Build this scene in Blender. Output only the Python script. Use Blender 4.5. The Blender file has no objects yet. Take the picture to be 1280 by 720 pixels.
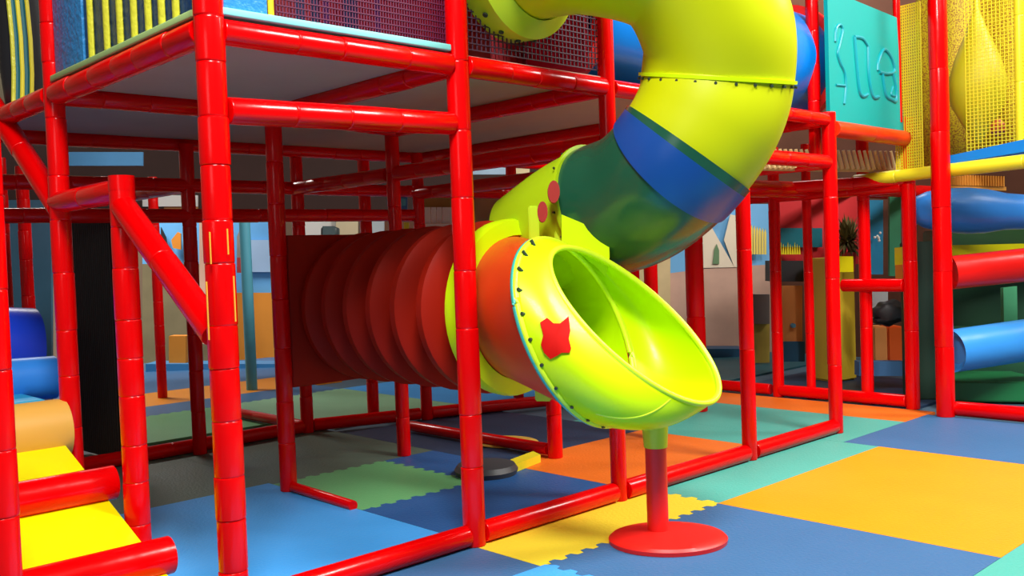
import bpy, bmesh, math, random
from mathutils import Vector, Matrix
R_ = random.Random(7)
SC = bpy.context.scene
COL = SC.collection

# ------------------------------------------------------------------ camera, world, light, exposure
F = 1198.74
CR = Vector((0.72332, -0.68961, -0.0354)).normalized()
CU = Vector((0.04848, -0.00043, 0.99882)).normalized()
CF = Vector((0.68881, 0.72418, -0.03312)).normalized()
CP = Vector((-1.69939, -3.38313, 1.3482))
cam = bpy.data.objects.new('camera', bpy.data.cameras.new('camera'))
COL.objects.link(cam)
m3 = Matrix((CR, CU, -CF)).transposed()
cam.matrix_world = Matrix.Translation(CP) @ m3.to_4x4()
cam.data.sensor_width = 36.0
cam.data.lens = F / 1280 * 36.0
cam.data.clip_start = 0.05
cam.data.clip_end = 100
SC.camera = cam
SC.view_settings.view_transform = 'Standard'
SC.view_settings.look = 'None'
SC.view_settings.exposure = 0.0
SC.view_settings.gamma = 1.0
SC.view_settings.use_curve_mapping = False
w = bpy.data.worlds.new('world'); SC.world = w; w.use_nodes = True
w.node_tree.nodes['Background'].inputs[0].default_value = (1.0, 0.97, 0.93, 1)
w.node_tree.nodes['Background'].inputs[1].default_value = 0.14

def area(name, loc, target, size, power, color=(1, 1, 1), sy=None):
    l = bpy.data.lights.new(name, 'AREA'); l.energy = power; l.color = color
    l.shape = 'RECTANGLE'; l.size = size; l.size_y = sy or size
    o = bpy.data.objects.new(name, l); COL.objects.link(o)
    o.location = loc
    o.rotation_euler = (Vector(target) - Vector(loc)).to_track_quat('-Z', 'Y').to_euler()
    return o
area('hall_light', (-1.3, -3.0, 5.9), (1.4, 0.2, 0.8), 1.5, 500, (1, .97, .92))
area('hall_light', (3.6, -3.6, 5.9), (3.2, -.3, 0.6), 1.5, 470, (1, .97, .92))
area('hall_light', (7.6, -3.4, 5.4), (6.2, -.3, 1.2), 1.4, 260, (1, .96, .9))
area('low_front_fill', (-3.6, -2.2, 2.6), (1.0, 1.3, 0.2), 1.4, 14, (.95, .98, 1))  # added unseen fill reaching in under the deck, not a real window
area('hall_light', (8.2, 2.6, 5.5), (9.0, 2.4, 0.5), 1.2, 70, (1, .95, .88))
area('hall_light', (2.2, 9.6, 5.7), (2.5, 12.0, 0.5), 2.0, 620, (1, .96, .9))

# ------------------------------------------------------------------ pixel to world helpers
def ray(x, y): return CF + CR * ((x - 640) / F) - CU * ((y - 360) / F)
def at(x, y, d): return CP + ray(x, y) * d
def onz(x, y, z=0.0):
    d = ray(x, y); return CP + d * ((z - CP.z) / d.z)
def ony(x, y, v=0.0):
    d = ray(x, y); return CP + d * ((v - CP.y) / d.y)
def onx(x, y, v=0.0):
    d = ray(x, y); return CP + d * ((v - CP.x) / d.x)

# ------------------------------------------------------------------ materials
MATS = {}
def mat(name, col, rough=0.35, bump=0.0, bscale=30.0, metal=0.0, emit=0.0, vary=0.0, spec=0.5, coat=0.0, trans=0.0, alpha=1.0):
    if name in MATS: return MATS[name]
    m = bpy.data.materials.new(name); m.use_nodes = True
    nt = m.node_tree; b = nt.nodes['Principled BSDF']
    b.inputs['Base Color'].default_value = (*col, 1)
    b.inputs['Roughness'].default_value = rough
    b.inputs['Metallic'].default_value = metal
    b.inputs['Specular IOR Level'].default_value = spec
    b.inputs['Coat Weight'].default_value = coat
    b.inputs['Coat Roughness'].default_value = 0.08
    b.inputs['Transmission Weight'].default_value = trans
    if emit:
        b.inputs['Emission Color'].default_value = (*col, 1); b.inputs['Emission Strength'].default_value = emit
    tc = nt.nodes.new('ShaderNodeTexCoord')
    if vary:
        n = nt.nodes.new('ShaderNodeTexNoise'); n.inputs['Scale'].default_value = 3.0; n.inputs['Detail'].default_value = 3
        nt.links.new(tc.outputs['Object'], n.inputs['Vector'])
        mx = nt.nodes.new('ShaderNodeMix'); mx.data_type = 'RGBA'
        mx.inputs[6].default_value = (*[max(0, c * (1 - vary)) for c in col], 1)
        mx.inputs[7].default_value = (*[min(1, c * (1 + vary)) for c in col], 1)
        nt.links.new(n.outputs['Fac'], mx.inputs[0]); nt.links.new(mx.outputs[2], b.inputs['Base Color'])
    if bump:
        n2 = nt.nodes.new('ShaderNodeTexNoise'); n2.inputs['Scale'].default_value = bscale; n2.inputs['Detail'].default_value = 2
        nt.links.new(tc.outputs['Object'], n2.inputs['Vector'])
        bp = nt.nodes.new('ShaderNodeBump'); bp.inputs['Strength'].default_value = bump; bp.inputs['Distance'].default_value = 0.01
        nt.links.new(n2.outputs['Fac'], bp.inputs['Height']); nt.links.new(bp.outputs['Normal'], b.inputs['Normal'])
    MATS[name] = m
    return m
RED = mat('red_vinyl', (.78, .0, .001), .22, bump=.25, bscale=9, coat=.12, spec=.22)
REDB = RED
REDM = mat('red_plastic', (.78, .012, .008), .42)
TUNR = mat('brick_red_plastic', (.36, .011, .002), .55, spec=.15)
LIME = mat('lime_plastic', (.62, .89, .002), .34, coat=.06, spec=.25)
YEL = mat('yellow_green_plastic', (.54, .60, .002), .38, spec=.3)
GRNT = mat('dark_green_plastic', (.010, .085, .045), .22, spec=.5)
OLIVE = mat('olive_lime_plastic', (.40, .60, .006), .4, spec=.3)
BLUE = mat('blue_plastic', (.0, .20, .68), .33)
DBLUE = mat('royal_blue_plastic', (.002, .06, .30), .35)
BLUV = mat('bright_blue_vinyl', (.03, .24, .78), .35, bump=.2, bscale=7)
YELV = mat('yellow_vinyl', (.88, .80, .0), .35, bump=.1, bscale=6)
YELT = mat('yellow_pipe_foam', (.85, .72, .02), .35)
ORV = mat('orange_tan_vinyl', (.80, .42, .07), .45, bump=.2, bscale=6)
BOLT = mat('dark_bolt', (.03, .05, .03), .4)
TEALS = mat('teal_seal', (.03, .42, .35), .4)
TEAL = mat('teal_panel_plastic', (.0, .33, .31), .4, spec=.3)
TEALL = mat('teal_panel_relief', (.0, .30, .36), .35)
BLK = mat('black_mesh', (.018, .013, .01), .7)
GREY = mat('deck_underside_grey', (.46, .31, .26), .8, vary=.1)
DGRN = mat('dark_green_vinyl', (.01, .07, .03), .45, bump=.2, bscale=8)
GRNV = mat('green_vinyl', (.01, .20, .06), .4, bump=.2, bscale=8)
PUR = mat('purple_mesh_fabric', (.10, .012, .14), .7)
CRI = mat('crimson_mesh_fabric', (.36, .004, .015), .6)
NAV = mat('navy_fabric', (.01, .03, .12), .6)
LBL = mat('sky_paint', (.12, .38, .72), .6, vary=.15)
ORP = mat('orange_paint', (.75, .26, .02), .6, vary=.1)
WHT = mat('white_paint', (.8, .78, .74), .6, vary=.05)
TAN = mat('tan_paint', (.62, .47, .24), .7, vary=.25)
STONE = mat('pink_stone_paint', (.58, .36, .27), .75, vary=.22)
BROWN = mat('brown_wood', (.22, .10, .045), .7, vary=.35)
DRK = mat('near_black', (.015, .015, .018), .5)
STL = mat('steel_blue_paint', (.08, .27, .42), .6, vary=.15)
BRS = mat('cream_rope', (.75, .55, .25), .7)

# ------------------------------------------------------------------ object helpers
def tag(o, label=None, cat=None, group=None, kind=None):
    if label: o['label'] = label
    if cat: o['category'] = cat
    if group: o['group'] = group
    if kind: o['kind'] = kind
    return o
def empty(name, loc=(0, 0, 0), label=None, cat=None, group=None):
    o = bpy.data.objects.new(name, None); COL.objects.link(o); o.location = loc
    o.empty_display_size = .1
    bpy.context.view_layer.update()
    return tag(o, label, cat, group)
def link(name, bm, mats, parent=None, smooth=True, label=None):
    me = bpy.data.meshes.new(name)
    bmesh.ops.recalc_face_normals(bm, faces=bm.faces)
    if smooth:
        for f in bm.faces: f.smooth = True
    bm.to_mesh(me); bm.free()
    for m in (mats if isinstance(mats, (list, tuple)) else [mats]): me.materials.append(m)
    if smooth and hasattr(me, 'set_sharp_from_angle'): me.set_sharp_from_angle(angle=math.radians(38))
    o = bpy.data.objects.new(name, me); COL.objects.link(o)
    if parent:
        o.parent = parent
        o.matrix_parent_inverse = Matrix.Translation(-parent.location) if parent.type == 'EMPTY' else parent.matrix_basis.inverted()
    if label: o['label'] = label
    return o
def basis(d):
    d = d.normalized()
    a = Vector((0, 0, 1)) if abs(d.z) < .9 else Vector((1, 0, 0))
    s = d.cross(a).normalized(); t = s.cross(d).normalized()
    return s, t
def rings(bm, rs, cap=True, mi=0, closed=False):
    """rs: list of lists of points, same length"""
    V = [[bm.verts.new(p) for p in r] for r in rs]
    n = len(V[0])
    pairs = list(zip(V[:-1], V[1:])) + ([(V[-1], V[0])] if closed else [])
    for a, b in pairs:
        for i in range(n):
            f = bm.faces.new((a[i], a[(i + 1) % n], b[(i + 1) % n], b[i])); f.material_index = mi
    if cap and not closed:
        for r in (V[0][::-1], V[-1]):
            f = bm.faces.new(r); f.material_index = mi
    return V
def circ(c, s, t, r, n=20, r2=None):
    r2 = r2 or r
    return [c + s * (r * math.cos(2 * math.pi * i / n)) + t * (r2 * math.sin(2 * math.pi * i / n)) for i in range(n)]
def cyl(bm, p0, p1, r, n=16, r1=None, mi=0, rnd=0.0):
    p0 = Vector(p0); p1 = Vector(p1); s, t = basis(p1 - p0); d = (p1 - p0).normalized(); r1 = r if r1 is None else r1
    if rnd:
        L = (p1 - p0).length; q = min(rnd, L * .45); rs = []
        for k in range(5):
            a = k / 4 * math.pi / 2
            rs.append(circ(p0 + d * q * (1 - math.sin(a)), s, t, r - q * (1 - math.cos(math.pi/2 - a)) if False else (r - q) + q * math.sin(a) if False else r - q * (1 - math.cos(math.pi / 2 - a)), n))
        rs2 = []
        for k in range(5):
            a = k / 4 * math.pi / 2
            rs2.append(circ(p1 - d * q * (1 - math.sin(math.pi / 2 - a)), s, t, r1 - q * (1 - math.cos(a)), n))
        rings(bm, rs + rs2, mi=mi)
    else:
        rings(bm, [circ(p0, s, t, r, n), circ(p1, s, t, r1, n)], mi=mi)
def box(bm, lo, hi, mi=0, mtx=None, bev=0.0):
    b2 = bmesh.new()
    bmesh.ops.create_cube(b2, size=1)
    for v in b2.verts:
        v.co = Vector([lo[i] + (hi[i] - lo[i]) * (v.co[i] + .5) for i in range(3)])
    if bev: bmesh.ops.bevel(b2, geom=list(b2.edges), offset=bev, segments=3, affect='EDGES', profile=.5)
    mp = {}
    for v in b2.verts: mp[v] = bm.verts.new(mtx @ v.co if mtx else v.co)
    for f in b2.faces:
        g = bm.faces.new([mp[v] for v in f.verts]); g.material_index = mi
    b2.free()
def obox(bm, o, ax, ay, az, mi=0, bev=0):
    """box from corner o with edge vectors"""
    M = Matrix((( ax.x, ay.x, az.x, o.x), (ax.y, ay.y, az.y, o.y), (ax.z, ay.z, az.z, o.z), (0, 0, 0, 1)))
    box(bm, (0, 0, 0), (1, 1, 1), mi, M)
def foam_bm(p0, p1, r=.052, seg=.19, seed=0, n=18):
    """vinyl-wrapped foam sleeve with pinched joints"""
    bm = bmesh.new(); p0 = Vector(p0); p1 = Vector(p1)
    s, t = basis(p1 - p0); L = (p1 - p0).length; d = (p1 - p0) / L
    rr = random.Random(seed * 31 + int(L * 1000)); k = max(1, round(L / seg)); rs = []
    cuts = [0] + [(i + rr.uniform(-.16, .16)) / k for i in range(1, k)] + [1]
    q = .006
    for i in range(k):
        a, b = cuts[i] * L, cuts[i + 1] * L; j = r * rr.uniform(.975, 1.025)
        off = s * rr.uniform(-.0015, .0015) + t * rr.uniform(-.0015, .0015)
        for (x, m) in ((a + .0005, .95), (a + q * .4, .985), (a + q * 1.4, 1.0), ((a + b) / 2, 1.008), (b - q * 1.4, 1.0), (b - q * .4, .985), (b - .0005, .95)):
            rs.append(circ(p0 + d * x + off, s, t, j * m, n))
    rings(bm, rs)
    return bm
_sd = [0]
def foam(name, p0, p1, parent, r=.052, m=None, seg=.27):
    _sd[0] += 1
    return link(name, foam_bm(p0, p1, r, seg, _sd[0]), m or RED, parent)
def cat(pts, n):
    """catmull-rom through control tuples (Vector, radius)"""
    out = []; P = [pts[0]] + list(pts) + [pts[-1]]
    def h(a, b, c, d, t): return .5 * ((2 * b) + (c - a) * t + (2 * a - 5 * b + 4 * c - d) * t * t + (3 * b - a - 3 * c + d) * t ** 3)
    for i in range(1, len(P) - 2):
        for k in range(n):
            t = k / n
            out.append((h(P[i - 1][0], P[i][0], P[i + 1][0], P[i + 2][0], t), h(P[i - 1][1], P[i][1], P[i + 1][1], P[i + 2][1], t)))
    out.append(pts[-1]); return out
def sweep(bm, path, n=48, mi=0, cap=False, thick=.0, rng=None, grow=0.0):
    pts = [p for p, _ in path]; s = None; rs = []
    for i, (p, r) in enumerate(path):
        d = (pts[min(i + 1, len(pts) - 1)] - pts[max(i - 1, 0)]).normalized()
        if s is None: s, t = basis(d)
        else:
            s = (s - d * s.dot(d)).normalized(); t = s.cross(d).normalized()
        rs.append(circ(p, s, t, r + grow, n))
    if rng: rs = rs[rng[0]:rng[1]]; path = path[rng[0]:rng[1]]
    if thick:
        inn = []
        for r, (p, _) in zip(rs, path): inn.append([q + (p - q).normalized() * thick for q in r])
        rings(bm, rs + inn[::-1], cap=False, mi=mi, closed=True)
    else: rings(bm, rs, cap=cap, mi=mi)
    return rs

# ------------------------------------------------------------------ the room
bm = bmesh.new(); box(bm, (-7, -7, -.08), (9.4, 12.6, -.021)); tag(link('floor', bm, mat('floor_rubber', (.07, .13, .19), .6, vary=.15), smooth=False), kind='structure')
bm = bmesh.new(); box(bm, (-7, 12.5, -.02), (9.4, 12.6, 6.2)); tag(link('wall_back', bm, mat('wall_taupe', (.26, .17, .11), .8, vary=.2), smooth=False), kind='structure')
bm = bmesh.new(); box(bm, (9.3, -7, -.02), (9.4, 12.5, 6.2)); tag(link('wall_right', bm, mat('wall_brown', (.15, .055, .03), .8, vary=.3), smooth=False), kind='structure')
bm = bmesh.new(); box(bm, (-7, -1, 6.2), (9.4, 12.6, 6.3))
for i in range(8): box(bm, (-7, -.5 + i * 1.6, 6.05), (9.4, -.4 + i * 1.6, 6.2))
tag(link('ceiling', bm, BROWN, smooth=False), kind='structure')

# ------------------------------------------------------------------ floor mats (jigsaw joints shared by neighbours)
def tooth(s, p=.105): 
    x = (s / p) % 1.0
    return 1.0 if x < .5 else -1.0
TOOTH = {('y', -.45): (1.2, 2.55), ('x', 1.24): (-1.87, -.45), ('x', 2.55): (-.45, .12), ('y', 1.9): (1.27, 2.1), ('y', .95): (1.27, 2.1), ('x', 2.08): (.95, 1.9), ('y', 5.3): (0, 4), ('y', 4.0): (1, 3)}
def off(ax, c, s):
    r = TOOTH.get((ax, round(c, 2)))
    if not r or not (r[0] + .03 < s < r[1] - .03): return 0.0
    return .016 * tooth(s)
MATC = {
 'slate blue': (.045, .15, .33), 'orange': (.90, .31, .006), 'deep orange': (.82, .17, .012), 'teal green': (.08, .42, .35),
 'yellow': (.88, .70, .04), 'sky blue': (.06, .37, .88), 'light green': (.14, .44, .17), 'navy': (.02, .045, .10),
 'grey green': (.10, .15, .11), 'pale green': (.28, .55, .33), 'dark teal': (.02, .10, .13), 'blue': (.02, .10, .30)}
def floor_mat(x0, x1, y0, y1, c, label, z=0.0):
    bm = bmesh.new(); P = []
    def walk(a, b):
        n = max(1, int(abs(b - a) / .0131)); return [a + (b - a) * i / n for i in range(n)]
    def stepped(ax, c, a, b):
        out = []
        if (ax, round(c, 2)) not in TOOTH: return [(a, 0)]
        last = None
        for s in walk(a, b):
            o = off(ax, c, s)
            out.append((s, o))
        return out
    for s, o in stepped('y', y0, x0, x1): P.append((s, y0 + o))
    for s, o in stepped('x', x1, y0, y1): P.append((x1 + o, s))
    for s, o in stepped('y', y1, x1, x0): P.append((s, y1 + o))
    for s, o in stepped('x', x0, y1, y0): P.append((x0 + o, s))
    cx, cy = (x0 + x1) / 2, (y0 + y1) / 2
    P = [(cx + (x - cx) * .9985, cy + (y - cy) * .9985) for x, y in P]
    top = [bm.verts.new((x, y, z)) for x, y in P]; bot = [bm.verts.new((x, y, -.02)) for x, y in P]
    bm.faces.new(top); bm.faces.new(bot[::-1]); n = len(P)
    for i in range(n): bm.faces.new((top[i], bot[i], bot[(i + 1) % n], top[(i + 1) % n]))
    m = mat('mat_' + c.replace(' ', '_'), MATC[c], .5, bump=.35, bscale=60, vary=.06, spec=.35)
    return tag(link('floor_mat', bm, m, smooth=False), label, 'floor mat', 'foam floor mats')
floor_mat(1.24, 2.54, -1.87, -.45, 'slate blue', 'slate blue floor mat under the round red base of the slide support')
floor_mat(2.54, 4.4, -1.87, -.45, 'orange', 'large bright orange floor mat in the open, right of the slide mouth')
floor_mat(4.4, 5.75, -2.3, -.2, 'slate blue', 'long slate blue floor mat behind the bright orange mat at right')
floor_mat(1.24, 3.2, -3.2, -1.87, 'teal green', 'teal floor mat in the bottom right corner of the view')
floor_mat(-.5, 1.24, -1.87, -.45, 'sky blue', 'sky blue floor mat peeking in at the bottom edge below the yellow mat')
floor_mat(-.5, 1.2, -.45, .06, 'slate blue', 'slate blue floor mat strip beneath the front base rail, left of the yellow mat')
floor_mat(1.2, 2.55, -.45, .12, 'yellow', 'yellow jigsaw-edged floor mat along the front base rail')
floor_mat(2.55, 4.4, -.45, .16, 'teal green', 'teal floor mat strip between the front base rail and the bright orange mat')
floor_mat(1.24, 2.50, .12, .95, 'blue', 'dark blue floor mat just behind the front base rail')
floor_mat(2.50, 3.95, .16, 1.2, 'deep orange', 'deep orange floor mat under the frame behind the slide mouth')
floor_mat(4.4, 5.35, -.2, 1.9, 'teal green', 'teal floor mat behind the deep orange mat under the frame')
floor_mat(3.95, 4.4, .16, 1.9, 'teal green', 'narrow teal floor mat piece between the deep orange mat and the wider teal mat')
floor_mat(5.35, 5.9, -.2, 1.9, 'deep orange', 'narrow deep orange floor mat along the far right frame base rail')
floor_mat(-1.6, 1.24, .06, 1.95, 'sky blue', 'big sky blue floor mat beside the yellow ramp')
floor_mat(1.24, 2.08, .95, 1.9, 'light green', 'light green jigsaw-edged floor mat behind the sky blue mat')
floor_mat(2.08, 2.50, .95, 1.9, 'blue', 'small blue floor mat piece right of the light green mat')
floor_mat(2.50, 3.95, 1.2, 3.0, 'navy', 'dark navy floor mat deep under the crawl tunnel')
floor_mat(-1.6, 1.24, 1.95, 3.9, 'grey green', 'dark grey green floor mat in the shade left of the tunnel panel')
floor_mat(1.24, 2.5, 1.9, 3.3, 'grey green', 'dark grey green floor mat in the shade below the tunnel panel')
floor_mat(1.24, 2.6, 3.95, 5.3, 'light green', 'light green floor mat in the gap beyond the rear base rail')
floor_mat(2.6, 4.0, 3.3, 5.3, 'pale green', 'pale green floor mat seen low behind the crawl tunnel')
floor_mat(1.2, 4.4, 5.9, 6.9, 'orange', 'orange floor mat in the far distance at left')
floor_mat(1.2, 4.0, 5.3, 5.9, 'slate blue', 'slate blue floor mat strip in front of the far orange mat')
floor_mat(4.0, 6.0, 3.0, 5.3, 'sky blue', 'blue floor mat far behind the crawl tunnel')
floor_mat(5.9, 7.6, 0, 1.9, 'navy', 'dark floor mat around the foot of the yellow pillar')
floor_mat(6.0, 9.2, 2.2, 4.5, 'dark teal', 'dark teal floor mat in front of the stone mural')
floor_mat(1.2, 7.0, 6.9, 9.2, 'slate blue', 'slate blue floor mat at the foot of the far mural')

# ------------------------------------------------------------------ main climbing frame
H1, H2 = 2.236, 1.937
XA, XB, XC, XG, XD, XH = 0, 1.22, 2.27, 3.556, 4.68, 5.95
Y1, Y2 = 1.68, 3.3
fr = empty('climbing_frame', (0, 0, 0), 'big red padded climbing frame carrying the grey deck over the crawl tunnel', 'climbing frame')
T = 4.2
foam('padded_post', (XA, 0, 0), (XA - .0, 0, T), fr, .056, None, .19)
foam('padded_post', (XB, 0, 0), (XB, 0, T), fr, .053, None, .33)
foam('padded_post', (XC, 0, 0), (XC, 0, 1.0), fr, .044, None, .8); foam('padded_post', (XC, 0, H2 - .05), (XC, 0, 3.3), fr, .046, None, .8)
foam('padded_post', (XG, 0, 0), (XG, 0, H2), fr, .047, None, .6)
foam('padded_post', (XD, 0, 0), (XD, 0, 2.29), fr, .05, None, .6)
foam('padded_post', (4.74, .14, 1.9), (4.74, .14, T), fr, .045)
foam('padded_post', (XA, Y1, 0), (XA, Y1, T), fr, .05)
foam('padded_post', (XB, Y1, 0), (XB, Y1, H1), fr, .05)
foam('padded_post', (2.27, 1.93, 0), (2.27, 1.93, H1), fr, .047, REDB)
foam('padded_post', (2.85, 1.04, 0), (2.85, 1.04, 1.15), fr, .05, REDB)
# beams
def beam(a, b, r=.05, m=None, p=None): return foam('padded_beam', a, b, p or fr, r, m, .27)
beam((XA + .05, 0, H1), (XB - .05, 0, H1)); beam((XA + .06, 0, H2), (XB - .05, 0, H2 + .03), .052)
beam((XB + .05, 0, H1), (XC - .03, 0, H1)); beam((XC + .04, 0, H1), (XG, 0, H1), .045); beam((XG, 0, H1), (XD - .04, 0, H1), .045)
beam((XC, .03, H2), (XC, Y1 + .2, H2), .052); beam((XC, Y1 + .3, H2), (XC, 3.25, H2), .052)
beam((XG - .3, 0, H2), (XD - .04, 0, H2), .05)
beam((XA, .05, H1), (XA, Y1 - .05, H1), .055); beam((XA, Y1 + .05, H1), (XA, Y2, H1), .055)
beam((XB, .05, H1), (XB, Y1 - .05, H1)); beam((XA, Y1, H1), (XB, Y1, H1)); beam((XB, Y1, H1), (2.27, Y1 + .2, H1))
beam((XC, .05, H1), (XC, Y1 + .2, H1)); beam((XG, .05, H1), (XG, Y2, H1), .05, REDB); beam((XD, .05, H1), (XD, Y2, H1), .05, REDB)
# base rails
def rail(a, b, r=.052, m=None, p=None): return foam('base_rail', a, b, p or fr, r, m, .9)
rail((XA + .06, 0, .05), (XB - .05, 0, .05)); rail((XB + .05, 0, .05), (XC - .045, 0, .05)); rail((XC + .045, 0, .05), (XG - .05, 0, .05)); rail((XG + .05, 0, .05), (XD - .03, 0, .05))
rail((XB, Y1 - .06, .03), (XB, 1.0, .02), .03);
rail((XH, 1.3, .06), (XH, 3.0, .06), .05)
rail((2.85, 1.1, .05), (2.85, 2.6, .05), .04, REDB)
# deck: underside panel and mat
def deckpart(x0, x1, y0, y1):
    bm = bmesh.new(); box(bm, (x0, y0, H1 + .035), (x1, y1, H1 + .055)); link('deck_board', bm, GREY, fr, False)
deckpart(0, XB, 0, Y1); deckpart(XB, XC, 0, Y1); deckpart(XC, XD, .1, Y1); deckpart(0, XD, Y1, 3.25)
for (a, b) in (((0.03, -.035, H1 + .055), (XB - .06, Y1, H1 + .085)), ((-.035, .06, H1 + .055), (.03, Y1 - .05, H1 + .085))):
    bm = bmesh.new(); box(bm, a, b, bev=.006); w_ = b[0] > .5; link('deck_mat', bm, mat('deck_mat_teal', (.22, .62, .62), .5) if w_ else mat('deck_mat_lime', (.40, .60, .22), .5), fr, True, 'pale teal deck mat edge' if w_ else 'pale green deck mat edge')

# ------------------------------------------------------------------ rear climbing frame
rf = empty('rear_climbing_frame', (1.22, Y2, 0), 'dark red rear frame of posts and beams in the shade behind the tunnel', 'climbing frame')
for (x, y, z) in ((1.39, 3.2, H1), (2.345, 3.3, H1), (3.06, 3.4, H1), (3.3, 2.97, H1), (2.51, 6.4, 2.3), (0.1, 3.3, H1), (.55, 4.6, H1), (-.5, 4.4, H1), (4.6, 3.2, H1), (5.3, 3.0, H1)):
    foam('padded_post', (x, y, 0), (x, y, z), rf, .05, REDB)
for a, b in (((0, 3.3, H2), (1.39, 3.2, H2)), ((1.39, 3.2, H2), (5.3, 3.2, H2)), ((0, 3.3, H1), (5.3, 3.2, H1)), ((1.39, 3.2, 1.72), (3.3, 3.0, 1.72)),
             ((-.5, 3.3, 1.72), (1.39, 3.2, 1.72)), 
             ((1.39, 3.2, H2), (1.39, 4.9, H2)), ((3.3, 3.0, 1.9), (3.2, 1.2, 1.9))):
    beam(a, b, .05, REDB, rf)
rail((.1, 3.25, .05), (2.3, 3.3, .05), .05, REDB, rf); rail((2.4, 3.3, .05), (3.25, 3.0, .05), .05, REDB, rf); rail((3.35, 2.97, .05), (4.6, 2.5, .05), .05, REDB, rf)
rail((2.345, 3.35, .05), (2.35, 4.8, .05), .04, REDB, rf)

# ------------------------------------------------------------------ handrail with newel posts
hr = empty('handrail', (0, .89, 0), 'red padded zigzag handrail climbing beside the yellow ramp', 'handrail')
foam('newel_post', (0, .89, 0), (0, .89, 1.72), hr, .055, None, .19)
bm = bmesh.new(); cyl(bm, (0, .89, 1.70), (0, .89, 1.765), .056, 20, rnd=.03); link('newel_cap', bm, RED, hr)
foam('newel_post', (-.79, 0.0, 0), (-.79, 0.0, 1.85), hr, .05)
foam('rail', (0, .06, 1.09), (0, .88, 1.63), hr, .058, None, .6)
foam('rail', (0, .90, 1.70), (0, 1.71, 1.70), hr, .056, None, .5)
foam('rail', (0, 1.70, 1.67), (0, 2.75, 2.36), hr, .058, None, .6)

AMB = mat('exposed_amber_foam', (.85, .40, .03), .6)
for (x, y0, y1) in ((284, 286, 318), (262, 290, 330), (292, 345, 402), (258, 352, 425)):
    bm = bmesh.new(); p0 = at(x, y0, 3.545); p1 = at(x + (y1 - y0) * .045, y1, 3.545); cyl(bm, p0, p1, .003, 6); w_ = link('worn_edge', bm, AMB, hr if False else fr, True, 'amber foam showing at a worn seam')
# ------------------------------------------------------------------ padded ramp with rollers
rp = empty('padded_ramp', (0, .3, 0), 'yellow padded ramp with red, orange and blue cross rollers', 'ramp')
def rz(y): return .0 + .355 * (y - .18)
bm = bmesh.new(); n = 16; prof = []
ys = [.18 + (2.0 - .18) * i / n for i in range(n + 1)]
X0, X1 = -1.5, -.07
tl = [bm.verts.new((X0, y, max(.005, rz(y)))) for y in ys]; tr = [bm.verts.new((X1, y, max(.005, rz(y)))) for y in ys]
bl = [bm.verts.new((X0, y, 0)) for y in ys]; br = [bm.verts.new((X1, y, 0)) for y in ys]
for i in range(n):
    bm.faces.new((tl[i], tl[i + 1], tr[i + 1], tr[i])); bm.faces.new((bl[i], br[i], br[i + 1], bl[i + 1]))
    bm.faces.new((tl[i], bl[i], bl[i + 1], tl[i + 1])); bm.faces.new((tr[i], tr[i + 1], br[i + 1], br[i]))
bm.faces.new((tl[0], tr[0], br[0], bl[0])); bm.faces.new((tl[-1], bl[-1], br[-1], tr[-1]))
link('ramp_pad', bm, YELV, rp, False)
def roller(y, z, r, m, name='roller', x1=-.03, lab=None):
    bm = bmesh.new(); cyl(bm, (X0, y, z), (x1, y, z), r, 28, rnd=.03); link(name, bm, m, rp, True, lab)
roller(.50, .155, .078, RED, lab='lowest red roller of the ramp')
roller(1.075, .375, .078, RED, lab='upper red roller of the ramp')
roller(1.70, .56, .15, ORV, lab='orange roller of the ramp')
bm = bmesh.new(); box(bm, (X0, 1.84, .5), (-.05, 2.25, .70), bev=.03); link('step_pad', bm, mat('cyan_vinyl', (.03, .42, .72), .35), rp, True, 'light blue step pad')
bl_ = empty('blue_cushion', (-.6, 2.3, .7), 'deep blue rounded cushion at the top of the ramp', 'cushion')
bm = bmesh.new(); cyl(bm, (X0, 2.30, .80), (.13, 2.30, .76), .12, 24, rnd=.10); link('front_roll', bm, BLUV, bl_)
bm = bmesh.new(); cyl(bm, (X0, 3.05, 1.02), (.24, 3.05, .84), .29, 36, rnd=.25); link('top_roll', bm, mat('deep_blue_vinyl', (.01, .05, .62), .3, bump=.25, bscale=6), bl_)
# top landing
tag(bl_, None)
bm = bmesh.new(); box(bm, (-1.5, 2.28, 0), (.18, 3.3, .62), bev=.03)
tag(link('landing_block', bm, mat('deep_blue_vinyl', (0, 0, 0))), 'blue foam landing block behind the top of the ramp', 'foam block')

# ------------------------------------------------------------------ tube slide
sl = empty('tube_slide', onz(835, 680), 'lime green spiral tube slide with open scoop mouth on a red support post', 'slide')
CT = [(655, -62, 4.66, .335), (738, -76, 4.44, .338), (843, -48, 4.42, .342), (893, 30, 4.5, .352), (896, 98, 4.6, .362), (882, 150, 4.6, .355), (843, 207, 4.65, .345), (797, 247, 4.82, .345), (744, 267, 5.0, .345), (695, 288, 5.16, .325), (650, 304, 5.3, .27)]
ctrl = [(at(x, y, d), r) for x, y, d, r in CT]
PATH = cat(ctrl, 10)          # 10 samples per span
bm = bmesh.new(); sweep(bm, PATH, 56, thick=.02, rng=(0, 41)); link('upper_elbow', bm, YEL, sl)
bm = bmesh.new(); sweep(bm, PATH, 56, thick=.02, rng=(40, 58)); link('lower_elbow', bm, YEL, sl)
bm = bmesh.new(); sweep(bm, PATH, 56, thick=.03, rng=(57, 62), grow=.011); link('collar', bm, DBLUE, sl, True, 'royal blue collar')
bm = bmesh.new(); sweep(bm, PATH, 56, thick=.03, rng=(56, 58), grow=.011); link('collar', bm, GRNT, sl, True, 'thin dark green collar')
bm = bmesh.new(); sweep(bm, PATH, 56, thick=.02, rng=(60, 80)); link('dark_section', bm, GRNT, sl, True, 'dark green see-through tube section')
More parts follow.
